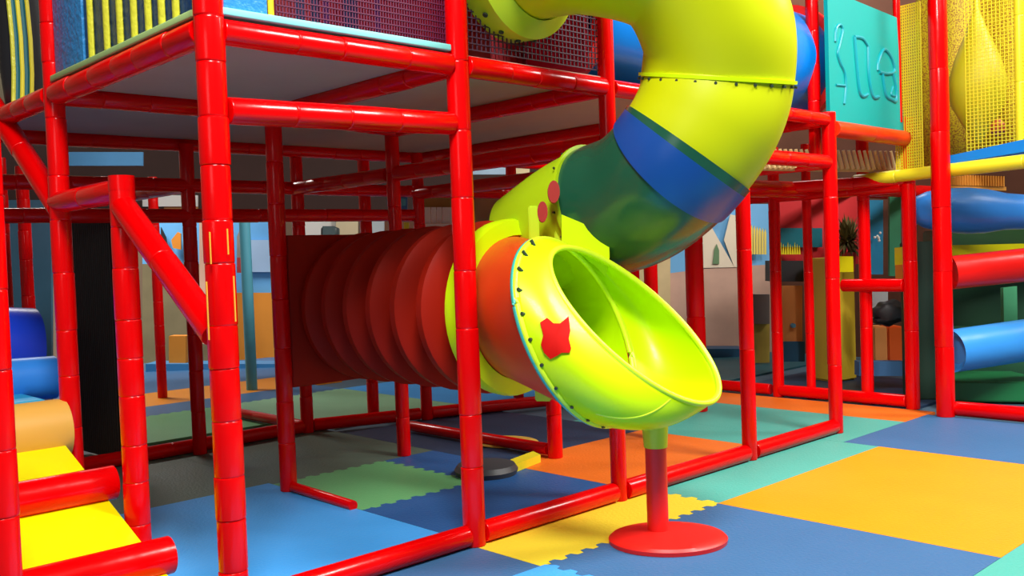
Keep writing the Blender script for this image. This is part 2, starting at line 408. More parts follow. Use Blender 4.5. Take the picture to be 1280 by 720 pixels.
bm = bmesh.new(); sweep(bm, PATH, 56, thick=.02, rng=(79, 101)); link('lower_section', bm, OLIVE, sl, True, 'lime tube section curving behind the scoop')
def ringframe(i):
    d = (PATH[min(i + 1, len(PATH) - 1)][0] - PATH[i - 1 if i else 0][0]).normalized(); s, t = basis(d)
    return PATH[i][0], d, s, t, PATH[i][1]
def flange(i, grow, wid, m, name='flange', bolts=24, br=.007, which=1):
    c, d, s, t, r = ringframe(i); bm = bmesh.new()
    rs = [circ(c - d * wid, s, t, r - .005, 56), circ(c - d * wid, s, t, r + grow, 56), circ(c + d * wid, s, t, r + grow, 56), circ(c + d * wid, s, t, r - .005, 56)]
    rings(bm, rs, cap=False, closed=True)
    fl = link(name, bm, m, sl)
    if bolts:
        for k in range(bolts):
            a = 2 * math.pi * k / bolts; q = s * math.cos(a) + t * math.sin(a)
            bb = bmesh.new(); cyl(bb, c + q * (r - .01) + d * (wid + .012), c + q * (r + grow + .002) + d * (wid + .012), br, 8)
            link('bolt', bb, BOLT, fl)
flange(40, .012, .008, LIME, bolts=26, br=.007)
flange(79, .018, .01, OLIVE, bolts=18, br=.006)
# start flange: wide skirt at the head of the elbow
c, d, s, t, r = ringframe(0)
bm = bmesh.new(); rings(bm, [circ(c - d * .10, s, t, .43, 40), circ(c + d * .03, s, t, .425, 40), circ(c + d * .09, s, t, .342, 40), circ(c + d * .05, s, t, .33, 40), circ(c - d * .10, s, t, .40, 40)], cap=False, closed=True)
fl = link('head_flange', bm, mat('lime_plastic_pale', (.52, .68, .01), .4), sl)
for k in range(20):
    a = 2 * math.pi * k / 20; q = s * math.cos(a) + t * math.sin(a)
    bb = bmesh.new(); cyl(bb, c + q * .41 - d * .03, c + q * .435 - d * .03, .013, 10); link('bolt', bb, BOLT, fl)

# --- scoop mouth
N = 64
sc_c = at(722, 413, 4.38); k1 = 4.38 / F
e1 = (CR * (-54) - CU * (-112)) * k1                # towards the top of the seam
e1 = CR * (-54 * k1) + CU * (112 * k1)
dn = Vector(e1).normalized()
sideS = (CR * (-.90) + CU * (-.42)).normalized()
e2 = sideS * (62 * k1) - CF * .34                    # towards the viewer
def seam(th): return sc_c + e1 * math.cos(th) + e2 * math.sin(th)
k2 = 4.33 / F; rc = at(803, 395, 4.33)
m1 = CR * (-103 * k2) + CU * (89 * k2)
m2 = (CR * (-.67) + CU * (-.74)).normalized() * (49 * k2) - CF * .26
rc = rc + (CR * (-.67) + CU * (-.74)) * (13 * k2)
def rim(th): return rc + m1 * math.cos(th) + m2 * math.sin(th)
def body(th, u):
    a, b = seam(th), rim(th); p = a.lerp(b, u)
    bul = math.sin(math.pi * u)
    lower = max(0, -math.cos(th)); front = max(0, math.sin(th))
    return p - CU * (.035 * bul * lower) + (CR * .02 - CU * .0) * bul - CF * (.06 * bul * front) - CU * (.05 * bul * front) + CF * (.10 * bul * max(0, -math.sin(th)))
bm = bmesh.new(); M_ = 14
G = [[bm.verts.new(body(2 * math.pi * i / N, j / M_)) for i in range(N)] for j in range(M_ + 1)]
for j in range(M_):
    for i in range(N): bm.faces.new((G[j][i], G[j][(i + 1) % N], G[j + 1][(i + 1) % N], G[j + 1][i]))
bmesh.ops.recalc_face_normals(bm, faces=bm.faces)
scoop = link('scoop', bm, LIME, sl)
md = scoop.modifiers.new('thick', 'SOLIDIFY'); md.thickness = .012; md.offset = 0
def curvetube(f, r, n=96, k=10, a0=0, a1=2 * math.pi):
    bm = bmesh.new(); rs = []; closed = abs(a1 - a0 - 2 * math.pi) < 1e-6
    for i in range(n if closed else n + 1):
        a = a0 + (a1 - a0) * i / n; p = f(a); d = f(a + .01) - f(a - .01); s, t = basis(d); rs.append(circ(p, s, t, r, k))
    rings(bm, rs, cap=not closed, closed=closed); return bm
link('rolled_rim', curvetube(rim, .014), mat('lime_plastic_bright', (.68, .90, .02), .35), scoop)
link('seam_seal', curvetube(lambda a: seam(a) * 1.0 + (sc_c - rc).normalized() * .012, .012, a0=-.1, a1=3.3), TEALS, scoop, True, 'teal seam seal')
link('seam_flange', curvetube(seam, .015), mat('lime_plastic_bright', (.0, 0, 0)), scoop)
for k in range(13):
    a = .15 + 3.0 * k / 12; p = seam(a); o = (p - sc_c).normalized()
    bb = bmesh.new(); q = p + (rc - sc_c).normalized() * .022 + o * .008; cyl(bb, q - o * .02, q + o * .012, .008, 8); link('bolt', bb, BOLT, scoop)
# moulded ribs on the outside of the scoop
for th0, u0, u1 in ((2.15, .25, .95), (2.75, .35, .98)):
    def f(a, th0=th0, u0=u0, u1=u1):
        p = body(th0 + .10 * math.sin(a * 2), u0 + (u1 - u0) * a); return p + (p - rc).normalized() * .002
    link('moulded_rib', curvetube(f, .007, 24, 8, 0, 1), mat('lime_plastic_bright', (0, 0, 0)), scoop)
# red logo patch on the outside: butterfly-like blot moulded on the surface
patch_px = [(-19, -18), (-10, -24), (-2, -17), (6, -17), (17, -26), (19, -8), (17, 2), (20, 14), (18, 20), (8, 20), (2, 24), (-6, 28), (-14, 20), (-18, 10), (-15, -2)]
def hit(px, py):
    """nearest outer-body point under a pixel"""
    best = None
    for i in range(60):
        th = .5 + 2.1 * i / 59
        for j in range(30):
            p = body(th, j / 29); q = p - CP; z = q.dot(CF); X = 640 + F * q.dot(CR) / z; Y = 360 - F * q.dot(CU) / z
            e = (X - px) ** 2 + (Y - py) ** 2
            if best is None or e < best[0]: best = (e, p, z)
    return best[2]
bm = bmesh.new(); cz = hit(694, 421)
vs = [bm.verts.new(at(694 + x, 421 + y, hit(694 + x, 421 + y) - .016)) for x, y in patch_px]
vb = [bm.verts.new(at(694 + x, 421 + y, hit(694 + x, 421 + y) + .004)) for x, y in patch_px]
cv = bm.verts.new(at(694, 421, cz - .020))
for i in range(len(vs)):
    j = (i + 1) % len(vs); bm.faces.new((vs[i], vs[j], cv)); bm.faces.new((vs[i], vb[i], vb[j], vs[j]))
link('red_mark', bm, mat('red_emblem', (.56, .004, .002), .6, spec=.1), scoop, True, 'red blot-shaped logo')

# --- tunnel mouth flange + red neck joining the scoop
fc = at(643, 384, 4.93); fd = Vector((.08, -1, 0)).normalized(); fs, ft = basis(fd)
bm = bmesh.new()
rr = [(-.04, .43), (-.05, .45), (.0, .455), (.03, .445), (.05, .37), (.03, .36), (-.04, .36)]
rings(bm, [circ(fc + fd * a, fs, ft, r, 56) for a, r in rr], cap=False, closed=True); link('mouth_flange', bm, LIME, sl)
bm = bmesh.new(); A_ = circ(fc + fd * .02, fs, ft, .365, 64)
# neck: loft from flange circle to seam circle, matched by nearest angle
def ang(p, c, u, v): q = p - c; return math.atan2(q.dot(v), q.dot(u))
sm = [seam(2 * math.pi * i / 64) * 1.0 for i in range(64)]
sm = [p + (sc_c - p) * .03 for p in sm]
fa = []
for i in range(64):
    th = 2 * math.pi * i / 64
    up = Vector((0, 0, 1)); lf = -CR
    lf = (lf - fd * lf.dot(fd)).normalized()
    fa.append(fc + fd * .02 + up * (.365 * math.cos(th)) + lf * (.365 * math.sin(th)))
rs = [[a.lerp(b, u) for a, b in zip(fa, sm)] for u in (0, .33, .66, .985)]
rings(bm, rs, cap=False); nk = link('neck', bm, mat('red_orange_plastic', (.74, .055, .008), .4), sl, True, 'red orange neck joining flange and scoop')
bm = bmesh.new(); rings(bm, [[p + (c_ - p) * .02 for p in r] for r, c_ in zip(rs, (fc, fc.lerp(sc_c, .33), fc.lerp(sc_c, .66), sc_c))], cap=False); link('neck_liner', bm, LIME, sl, True, 'lime inner wall of the neck')
# lugs on the flange
def lug(px, py, d, wpx, hpx, thick=.05, name='lug'):
    k = d / F; o = at(px, py, d); bm = bmesh.new()
    obox(bm, o, CR * (wpx * k), Vector((0, 0, -1)) * (hpx * k), CF * thick); 
    bmesh.ops.bevel(bm, geom=list(bm.edges), offset=.006, segments=2, affect='EDGES')
    link(name, bm, mat('lime_lug', (.52, .76, .01), .4), sl)
lug(660, 257, 4.62, 13, 55); lug(668, 466, 4.6, 20, 36, .05); lug(692, 262, 4.75, 10, 50)
# saddle plate behind the scoop
bm = bmesh.new(); d0 = 4.64
poly = [(702, 268), (702, 306), (725, 318), (745, 333), (757, 346), (762, 322), (761, 294), (740, 284)]
a_ = [bm.verts.new(at(x, y, d0)) for x, y in poly]; b_ = [bm.verts.new(at(x, y, d0 + .04)) for x, y in poly]
bm.faces.new(a_); bm.faces.new(b_[::-1])
for i in range(len(poly)): bm.faces.new((a_[i], b_[i], b_[(i + 1) % len(poly)], a_[(i + 1) % len(poly)]))
link('saddle_plate', bm, LIME, sl, False)
for (x, y, w_, h_) in ((692, 240, 7.5, 14), (678, 265, 6.5, 13)):  # two small plain red ovals on the slide, left of the plate
    bm = bmesh.new(); k = 4.64 / F; c = at(x, y, 4.645)
    rings(bm, [circ(c - CF * .02, CR, CU, w_ * k * q, 20, h_ * k * q) for q in (.6, 1)] + [circ(c + CF * .03, CR, CU, w_ * k, 20, h_ * k)]); link('red_mark', bm, mat('dull_red_oval', (.36, .010, .004), .6), sl, True, 'small red oval')
# support post
ft_ = onz(823, 672); 
topz = 0.56
bm = bmesh.new(); cyl(bm, (ft_.x, ft_.y, .02), (ft_.x, ft_.y, .44), .05, 28); sp = link('support_post', bm, REDM, sl)
bm = bmesh.new(); cyl(bm, (ft_.x, ft_.y, .43), (ft_.x, ft_.y, .66), .055, 28, r1=.07); link('post_sleeve', bm, mat('lime_lug', (0, 0, 0)), sl, True, 'lime sleeve at the top of the support post')
bm = bmesh.new(); pc = onz(835, 677)
rs = [circ(Vector((pc.x, pc.y, z)), CR * 1.0, Vector((CF.x, CF.y, 0)).normalized(), r, 48, r * .86) for z, r in ((.001, .272), (.02, .275), (.032, .262), (.04, .20))]
rs = [[Vector((p.x, p.y, rs_z)) for p in r] for r, rs_z in zip(rs, (.001, .02, .032, .04))]
rings(bm, rs); link('base_plate', bm, REDM, sl, True, 'round red base plate')

# ------------------------------------------------------------------ corrugated crawl tunnel
ct = empty('crawl_tunnel', (1.75, Y1, 0), 'brick red corrugated crawl tunnel leading to a square panel', 'crawl tunnel')
bm = bmesh.new(); t0 = Vector((1.77, 1.66, 1.07)); t1 = fc - fd * .06
L = (t1 - t0).length; D = (t1 - t0).normalized(); pth = []; nr = 6
for i in range(nr):
    for (u, r) in ((0, .34), (.10, .345), (.18, .42), (.30, .45), (.52, .455), (.60, .43), (.68, .345), (.84, .335)):
        pth.append((t0 + D * (L * (i + u) / nr), r))
pth.append((t1, .36))
sweep(bm, pth, 48, thick=.0); link('corrugated_tube', bm, TUNR, ct)
bm = bmesh.new(); box(bm, (1.27, Y1 - .02, .61), (2.24, Y1 + .03, 1.52), bev=.01); link('square_panel', bm, TUNR, ct)

# low round foot and yellow block under the tunnel
k = bmesh.new(); c = onz(608, 592); rings(k, [circ(Vector((c.x, c.y, z)), Vector((1, 0, 0)), Vector((0, 1, 0)), r, 36) for z, r in ((.001, .19), (.03, .20), (.06, .18), (.07, .1))])
tag(link('floor_disc', k, mat('dark_grey_rubber', (.045, .05, .055), .5)), 'dark grey round disc on the floor under the tunnel', 'disc')
k = bmesh.new(); c = onz(641, 592); u_ = (onz(676, 578) - c); box(k, (0, 0, 0), (1, 1, 1), 0, Matrix(((u_.x, .05, 0, c.x), (u_.y, .12, 0, c.y), (0, 0, .05, .001), (0, 0, 0, 1))))
tag(link('yellow_block', k, YELT, None, False), 'small bright yellow foam block beside the dark grey floor disc', 'block')
k = bmesh.new(); c = onz(632, 553); rings(k, [circ(Vector((c.x, c.y, z)), CR, Vector((.69, .72, 0)), r, 36, r * .9) for z, r in ((.001, .24), (.008, .24), (.012, .23))])
tag(link('round_floor_pad', k, mat('mat_golden', (.72, .45, .06), .6)), 'golden yellow oval pad lying on the navy mat', 'pad')

# ------------------------------------------------------------------ panels and nets on the deck
Z0 = H1 + .09
def slab(name, a, b, m, parent=None, bev=.004):
    bm = bmesh.new(); box(bm, a, b, bev=bev); return link(name, bm, m, parent)
pn = empty('striped_side_panel', (0, .8, Z0), 'blue padded side panel with yellow and navy upright stripes above the deck edge', 'panel')
BV = mat('blue_grain_vinyl', (.03, .25, .60), .4, bump=.8, bscale=35)
slab('blue_pad', (-.01, 1.24, Z0), (.03, 1.62, T), BV, pn)
slab('navy_pad', (.0, .10, Z0), (.03, 1.24, T), mat('navy_blue_vinyl', (.008, .05, .17), .4, bump=.5, bscale=30), pn)
for px in (117, 137, 154, 172, 190, 207, 225):
    y = onx(px, 40).y; bm = bmesh.new()
    rings(bm, [circ(Vector((-.012, y, z)), Vector((1, 0, 0)), Vector((0, 1, 0)), .014, 10, .021) for z in (Z0, 3.0, T)]); link('stripe', bm, mat('stripe_yellow', (.66, .64, .04), .4, bump=.5, bscale=40), pn, True)
p2 = empty('blue_end_panel', (.15, .02, Z0), 'short blue padded panel right of the corner post above the deck', 'panel')
slab('blue_pad', (.06, 0, Z0), (.25, .03, T), BV, p2)
bm = bmesh.new(); cyl(bm, (.27, .01, Z0), (.27, .01, T), .012, 8); link('yellow_edge', bm, YELT, p2)
def net(name, o, ax, az, nx, nz, m, label, thick=.0025, parent=None):
    bm = bmesh.new(); nrm = ax.cross(az).normalized()
    def bar(a, b, r):
        d = b - a; s = d.cross(nrm).normalized() * r; q = nrm * r
        obox(bm, a - s - q, d, s * 2, q * 2)
    for i in range(nx + 1): bar(o + ax * (i / nx), o + ax * (i / nx) + az, thick)
    for j in range(nz + 1): bar(o + az * (j / nz) + nrm * thick, o + az * (j / nz) + ax + nrm * thick, thick)
    ob = link(name, bm, m, parent, False)
    if label: tag(ob, label, 'net')
    return ob
V = Vector
net('safety_net', V((.30, .02, Z0)), V((.87, 0, 0)), V((0, 0, 1.2)), 60, 46, mat('purple_cord', (.10, .003, .04), .6), 'purple and dark safety net above the deck left of the second post', .0022)
net('safety_net', V((XB + .06, .02, Z0)), V((.96, 0, 0)), V((0, 0, 1.2)), 34, 40, mat('dark_cord', (.05, .02, .04), .6), 'dark safety net above the deck right of the second post')
# padded wall behind the nets, upright coloured slats
bw = empty('slatted_backing_wall', (.9, .5, Z0), 'crimson and purple striped backing wall behind the deck nets', 'panel')
MAG = mat('magenta_red_fabric', (.62, .008, .05), .6)
cols = [CRI, PUR, NAV, CRI, CRI, PUR, CRI, NAV]
x = .32; i = 0
while x < 2.2:
    wd = .018 + .03 * R_.random(); m = R_.choice(cols[:8]) if x < 1.2 else R_.choice([CRI, CRI, MAG]); slab('slat', (x, .55, Z0), (min(x + wd, 2.22), .58, T), m, bw, 0); x += wd + .004
slab('side_pad', (2.19, .07, Z0), (2.225, .52, 3.6), MAG, bw)
slab('red_pad', (1.28, .34, Z0 + .05), (1.75, .42, 3.3), mat('dark_red_vinyl', (.42, .005, .005), .35), bw)

# striped dark column pads on the far left
lc = empty('striped_column_pad', (0, 3.0, H1), 'black padded column with yellow and teal stripes at the upper left corner', 'column')
bm = bmesh.new(); cc = onx(30, 60, 0.0); cc.x = 0.35; cy_ = ony(34, 60, 2.6)
rings(bm, [circ(V((cy_.x + .03 * math.sin(z * 3), 2.7, z)), V((1, 0, 0)), V((0, 1, 0)), r, 32) for z, r in ((H1 + .1, .12), (2.55, .15), (2.8, .15), (3.2, .13), (4.2, .13))]); link('column_pad', bm, DRK, lc)
for j, px in enumerate((9, 20, 32)):
    bm = bmesh.new(); o = ony(px, 60, 2.55)
    rings(bm, [circ(V((o.x + .03 * math.sin(z * 3), 2.55 , z)), V((1, 0, 0)), V((0, 1, 0)), .012, 8) for z in (H1 + .02, 2.5, 2.7, 2.9, 3.2, 4.2)]); link('stripe', bm, YELT if j else mat('stripe_yellow', (0, 0, 0)), lc, True, 'yellow stripe')
for px in (14, 26):
    bm = bmesh.new(); o = ony(px, 60, 2.56)
    rings(bm, [circ(V((o.x + .03 * math.sin(z * 3), 2.57, z)), V((1, 0, 0)), V((0, 1, 0)), .018, 8) for z in (H1 + .02, 2.5, 2.7, 2.9, 3.2, 4.2)]); link('stripe', bm, mat('stripe_teal', (.01, .15, .2), .5), lc, True, 'teal stripe')
slab_ = slab('grey_column', (-.25, 3.6, H1), (.9, 3.75, 4.2), mat('olive_grey', (.30, .27, .17), .7)); slab_.name = 'backing_panel'; tag(slab_, 'olive grey panel behind the striped column pad', 'panel')

# ------------------------------------------------------------------ blue crawl tube behind the slide
bt = empty('blue_crawl_tube', (3.8, .4, 2.3), 'blue horizontal crawl tube passing behind the yellow green elbow', 'crawl tube')
bm = bmesh.new(); b0 = V((2.42, .50, 2.74)); b1 = V((4.98, .52, 2.72))
sweep(bm, [(b0, .37), (b0.lerp(b1, .3), .39), (b0.lerp(b1, .6), .41), (b0.lerp(b1, .85), .42), (b1, .41)], 48, thick=.015); link('tube', bm, mat('ocean_blue_plastic', (.0, .17, .62), .3), bt)
bm = bmesh.new(); s, t = basis(b1 - b0); d = (b1 - b0).normalized()
rings(bm, [circ(b1 - d * .03, s, t, .41, 40), circ(b1 - d * .03, s, t, .47, 40), circ(b1 + d * .04, s, t, .47, 40), circ(b1 + d * .04, s, t, .41, 40)], cap=False, closed=True); link('end_flange', bm, REDM, bt, True, 'red end flange')
bm = bmesh.new()
rings(bm, [circ(b0 - d * .08, s, t, .37, 40), circ(b0 - d * .08, s, t, .43, 40), circ(b0 + d * .02, s, t, .43, 40), circ(b0 + d * .02, s, t, .37, 40)], cap=False, closed=True); link('end_flange', bm, REDM, bt, True, 'red end flange')
bx = slab('dark_support_beam', (2.36, .2, H1 + .04), (3.2, .6, H1 + .09), DRK); tag(bx, 'black support pad under the left end of the blue crawl tube', 'support pad')

# ------------------------------------------------------------------ teal relief panel
tp = empty('relief_panel', (5.3, 0, H1), 'teal plastic panel with moulded upright figures, right of the blue tube', 'panel')
bm = bmesh.new(); pts = [ony(1034, -14), ony(1121, 22), ony(1130, 167), ony(1038, 156)]
a_ = [bm.verts.new(p) for p in pts]; b_ = [bm.verts.new(p + V((0, .03, 0))) for p in pts]
bm.faces.new(a_); bm.faces.new(b_[::-1])
for i in range(4): bm.faces.new((a_[i], b_[i], b_[(i + 1) % 4], a_[(i + 1) % 4]))
link('board', bm, TEAL, tp, False)
def stroke(pl, r=.018, m=TEALL):
    P_ = [(ony(x, y, -.002), r * .9) for x, y in pl]; P_ = cat(P_, 6); bm = bmesh.new(); sweep(bm, P_, 8, cap=True); return link('relief_figure', bm, m, tp)
# moulded figures: first "1"-like, second U-like, third figure-eight-like
stroke([(1044, 52), (1045, 36), (1050, 31), (1053, 37), (1050, 52), (1047, 66), (1050, 78), (1056, 92), (1057, 112), (1055, 130)], .013)
stroke([(1045, 106), (1056, 107)], .010)
stroke([(1068, 46), (1071, 84), (1074, 112), (1078, 120), (1084, 118)], .016); stroke([(1068, 46), (1078, 48), (1085, 58)], .014); stroke([(1085, 58), (1086, 96), (1091, 120), (1098, 121)], .016)
stroke([(1097, 88), (1098, 76), (1105, 62), (1114, 72), (1118, 88), (1110, 92), (1099, 90)], .015)
stroke([(1103, 92), (1107, 118), (1114, 124), (1120, 126), (1120, 110), (1116, 92)], .015); stroke([(1116, 108), (1114, 118), (1119, 120)], .01)

# ------------------------------------------------------------------ right climbing frame
rg = empty('right_climbing_frame', (5.95, 0, 0), 'red frame at right holding the rollers and yellow nets', 'climbing frame')
def rb(a, b, r=.05, m=None, nm='padded_beam', seg=.3): return foam(nm, a, b, rg, r, m, seg + .25)
rb((XH, 0, 0), (XH, 0, 2.35), .055, REDB, 'padded_post'); rb((5.75, -.34, 0), (5.75, -.34, T), .068, None, 'padded_post')
rb((XH, 1.22, 0), (XH, 1.22, H1), .05, REDB, 'padded_post'); rb((5.85, 0.02, 2.3), (5.85, 0.02, T), .028, None, 'padded_post')
rb((XH + .04, .92, 0), (XH + .04, .92, H1), .04, REDB, 'padded_post'); rb((XH + .04, .40, 0), (XH + .04, .40, H1), .05, REDB, 'padded_post')
for (px, d, r) in ((767, 9.5, .05), (795, 9.8, .05), (815, 6.9, .05), (870, 8.0, .075)):
    p = at(px, 400, d); rb((p.x, p.y, 0), (p.x, p.y, H1), r, None, 'padded_post', .6)
rb((XH, .05, .06), (XH, 1.2, .06), .05, REDB); rb((XH - .03, .03, .98), (4.72 + .05, .0, 1.0), .042) if False else None
rb((5.95, .05, 1.0), (5.95, .58, 1.0), .055); rb((5.95, .05, 1.80), (5.95, 1.6, 1.80), .055, REDB); rb((5.95, .0, 1.55 + .3), (5.4, 1.9, 1.85), .05, REDB)
rb((5.8, -.40, .06), (5.8, -2.2, .06), .058)
rb((4.74, 0, H1 - .06), (5.93, 0, H1 - .06), .06, mat('orange_red_vinyl', (.80, .035, .004), .3), seg=.4)
rb((XD, .05, H2), (XD, 1.68, H2), .05, REDB); rb((4.5, .9, 1.83), (XH, .9, 1.83), .07, REDB); rb((XH, 1.5, 1.9), (9.2, 1.5, 1.9), .06, REDB); rb((XH, .6, 1.83), (9.0, .6, 1.83), .06, REDB)
foam('yellow_beam', (5.88, .42, 1.872), (5.88, -.30, 1.89), rg, .05, YELT, .4); foam('yellow_beam', (5.88, -.34, 1.89), (5.88, -1.8, 1.94), rg, .052, YELT, .5)
foam('yellow_post', onx(1276, 190, 6.0), onx(1272, -60, 6.0), rg, .035, YELT, .5)

bm = bmesh.new(); q = [onx(1180, 206, 5.9), onx(1290, 188, 5.9), onx(1290, 172, 5.9), onx(1180, 196, 5.9)]
a_ = [bm.verts.new(p) for p in q]; b_ = [bm.verts.new(p + V((.3, 0, 0))) for p in q]
bm.faces.new(a_); bm.faces.new(b_[::-1]); [bm.faces.new((a_[i], b_[i], b_[(i + 1) % 4], a_[(i + 1) % 4])) for i in range(4)]
link('blue_edge_pad', bm, BLUE, rg, False)
# brush-like rope fringe under the teal panel and along the beam to its left
fr2 = empty('rope_fringe', (5.0, .3, 2.0), 'row of cream rope ends hanging between two red beams below the teal panel', 'rope fringe')
for k in range(26):
    px = 958 + 6.6 * k
    if 1026 < px < 1040: continue
    p0 = ony(px - 3, 186 + (px - 958) * .02, .25); p1 = ony(px + 2, 209 + (px - 958) * .02, .25); bm = bmesh.new(); cyl(bm, p0, p1, .012, 8, r1=.02); link('rope_end', bm, BRS, fr2)
bm = bmesh.new(); cyl(bm, ony(950, 210, .27), ony(1126, 213, .27), .02, 10); link('fringe_bar', bm, mat('tan_bar', (.5, .34, .12), .6), fr2)
# yellow nets: padded yellow mesh sheets
YN = mat('yellow_net_cord', (.80, .68, .02), .5)
net('yellow_net', onx(1154, 210, 5.9), onx(1121, 214, 5.9) - onx(1154, 210, 5.9), V((0, 0, 1.3)), 12, 56, YN, 'narrow yellow net strip between the two right posts', .0042)
net('yellow_net', V((5.98, -.45, 2.03)), V((0, -.85, 0)), V((0, 0, 1.25)), 30, 46, YN, 'wide yellow net above the blue deck edge at right', .0022)
ys_ = mat('yellow_vinyl_soft', (.72, .60, .01), .45, bump=.3, bscale=10)
# draped yellow sheet behind the wide net
yb = empty('yellow_punch_bag', at(1222, 150, 7.6), 'yellow teardrop punch bag hanging behind the wide yellow net', 'punch bag')
bm = bmesh.new(); ax = at(1222, 110, 7.6)
prof = [(1.02, .012), (.62, .02), (.42, .09), (.22, .17), (.05, .215), (-.12, .20), (-.28, .12), (-.40, .04), (-.44, .01)]
rings(bm, [circ(V((ax.x, ax.y, ax.z + z)), V((1, 0, 0)), V((0, 1, 0)), r, 28) for z, r in prof]); link('bag', bm, mat('yellow_bag_vinyl', (.60, .52, .01), .5), yb)
wv = empty('yellow_backing_sheet', at(1200, 150, 8.4), 'mottled yellow sheet wall behind the punch bag', 'sheet')
bm = bmesh.new(); o = V((6.9, -1.9, 2.0)); nx = 30
vs = [[bm.verts.new((6.95 + .04 * math.sin(i * .9), -1.9 + 2.25 * i / nx, z)) for i in range(nx + 1)] for z in (2.0, 2.6, 3.3, 4.2)]
for j in range(3):
    for i in range(nx): bm.faces.new((vs[j][i], vs[j][i + 1], vs[j + 1][i + 1], vs[j + 1][i]))
m = mat('yellow_mottled_mesh', (.62, .44, .01), .6)
nt = m.node_tree; n = nt.nodes.new('ShaderNodeTexNoise'); n.inputs['Scale'].default_value = 85; cr = nt.nodes.new('ShaderNodeValToRGB'); tc = nt.nodes.new('ShaderNodeTexCoord')
cr.color_ramp.elements[0].position = .40; cr.color_ramp.elements[0].color = (.35, .14, .01, 1); cr.color_ramp.elements[1].position = .54; cr.color_ramp.elements[1].color = (.70, .55, .01, 1)
nt.links.new(tc.outputs['Object'], n.inputs['Vector']); nt.links.new(n.outputs['Fac'], cr.inputs[0]); nt.links.new(cr.outputs[0], nt.nodes['Principled BSDF'].inputs['Base Color'])
sh = link('sheet', bm, m, wv); sh.modifiers.new('t', 'SOLIDIFY').thickness = .01
bm = bmesh.new(); c = at(1247, 160, 7.4); rings(bm, [circ(c + V((0, 0, z)), V((1, 0, 0)), V((0, 1, 0)), r, 16) for z, r in ((-.06, .02), (-.03, .055), (.02, .06), (.07, .02))])
tag(link('red_ball', bm, mat('rust_red', (.45, .08, .02), .5)), 'small rust red ball resting by the yellow sheet above the blue edge', 'ball')

# rollers and foam blocks in the right frame
def roll(name, p0, p1, r, m, label, r1=None, rnd=.07, group='padded rollers in the right frame'):
    bm = bmesh.new(); cyl(bm, p0, p1, r, 32, r1=r1, rnd=rnd); o = link(name, bm, m); tag(o, label, 'roller', group); return o
bm = bmesh.new(); q0 = at(1138, 262, 8.1); q1 = at(1335, 266, 8.0); s, t = basis(q1 - q0)
rings(bm, [circ(q0.lerp(q1, u), s, t, r, 32) for u, r in ((0, .05), (.03, .11), (.10, .155), (.22, .185), (.36, .195), (.48, .185), (.60, .155), (.72, .145), (1, .14))])
tag(link('padded_roller', bm, mat('mid_blue_vinyl', (.03, .24, .74), .35, bump=.4, bscale=5)), 'top blue roller with bulging end in the right frame', 'roller', 'padded rollers in the right frame')
yr_ = empty('red_and_yellow_roller', at(1230, 335, 7.8), 'red padded roller with a yellow top in the middle of the right frame', 'roller', 'padded rollers in the right frame')
bm = bmesh.new(); cyl(bm, at(1188, 341, 7.7), at(1330, 326, 7.7), .135, 32, rnd=.05); link('red_roll', bm, mat('red_roller_vinyl', (.76, .008, .006), .3, spec=.3, bump=.3, bscale=6), yr_)
bm = bmesh.new(); obox(bm, at(1139, 331, 8.2), at(1330, 326, 8.5) - at(1139, 331, 8.2), CF * .35, V((0, 0, .16))); link('yellow_top', bm, YELV, yr_, False)
bm = bmesh.new(); obox(bm, at(1140, 358, 8.15), at(1190, 354, 8.15) - at(1140, 358, 8.15), CF * .35, V((0, 0, .19))); link('orange_end', bm, ORP, yr_, False)
roll('padded_roller', at(1188, 439, 7.6), at(1330, 418, 7.9), .17, mat('sky_blue_vinyl', (.04, .30, .80), .35, bump=.5, bscale=5), 'lower blue roller in front of the green blocks in the right frame', rnd=.06)
def blk(name, pa, pb, h, depth, m, label, cat_='foam block', bev=.012, group='green foam blocks in the right frame'):
    """foam block standing from floor-level pixel pa to pb (bottom front edge)"""
    bm = bmesh.new(); u = pb - pa; dv = V((CF.x, CF.y, 0)).normalized() * depth
    obox(bm, pa, u, dv, V((0, 0, h))); bmesh.ops.bevel(bm, geom=list(bm.edges), offset=bev, segments=2, affect='EDGES')
    o = link(name, bm, m); tag(o, label, cat_, group); return o
g0 = onz(1192, 502); g1 = g0 + (onz(1280, 503) - g0) * 1.5
blk('foam_block', g0, g1, .17, .75, GRNV, 'bright green low foam block behind the right base rail')
up = V((CF.x, CF.y, 0)).normalized()
g2 = at(1186, 400, 8.75); g2.z = 0; g3 = g2 + (g1 - g0)
blk('foam_block', g2, g3, .55, .3, mat('mid_green_vinyl', (.02, .11, .05), .45, bump=.3, bscale=6), 'dull green foam block behind the lower blue roller')
g4 = at(1178, 400, 9.1); g4.z = 0; g5 = g4 + (g1 - g0)
blk('foam_block', g4, g5, 1.45, .4, DGRN, 'tall dark green foam block at the back of the right frame')
h0 = onz(1146, 500); h1_ = onz(1176, 500)
blk('foam_block', h0, h1_, 1.35, .3, mat('deep_green', (.004, .03, .015), .5), 'very dark green upright foam block between the two right posts')
bm = bmesh.new(); obox(bm, at(1255, 403, 8.3), at(1272, 401, 8.3) - at(1255, 403, 8.3), CF * .05, V((0, 0, .30))); o = link('green_banner', bm, mat('light_green_banner', (.07, .36, .16), .5)); tag(o, 'light green upright banner with pale mark in the right frame', 'banner')

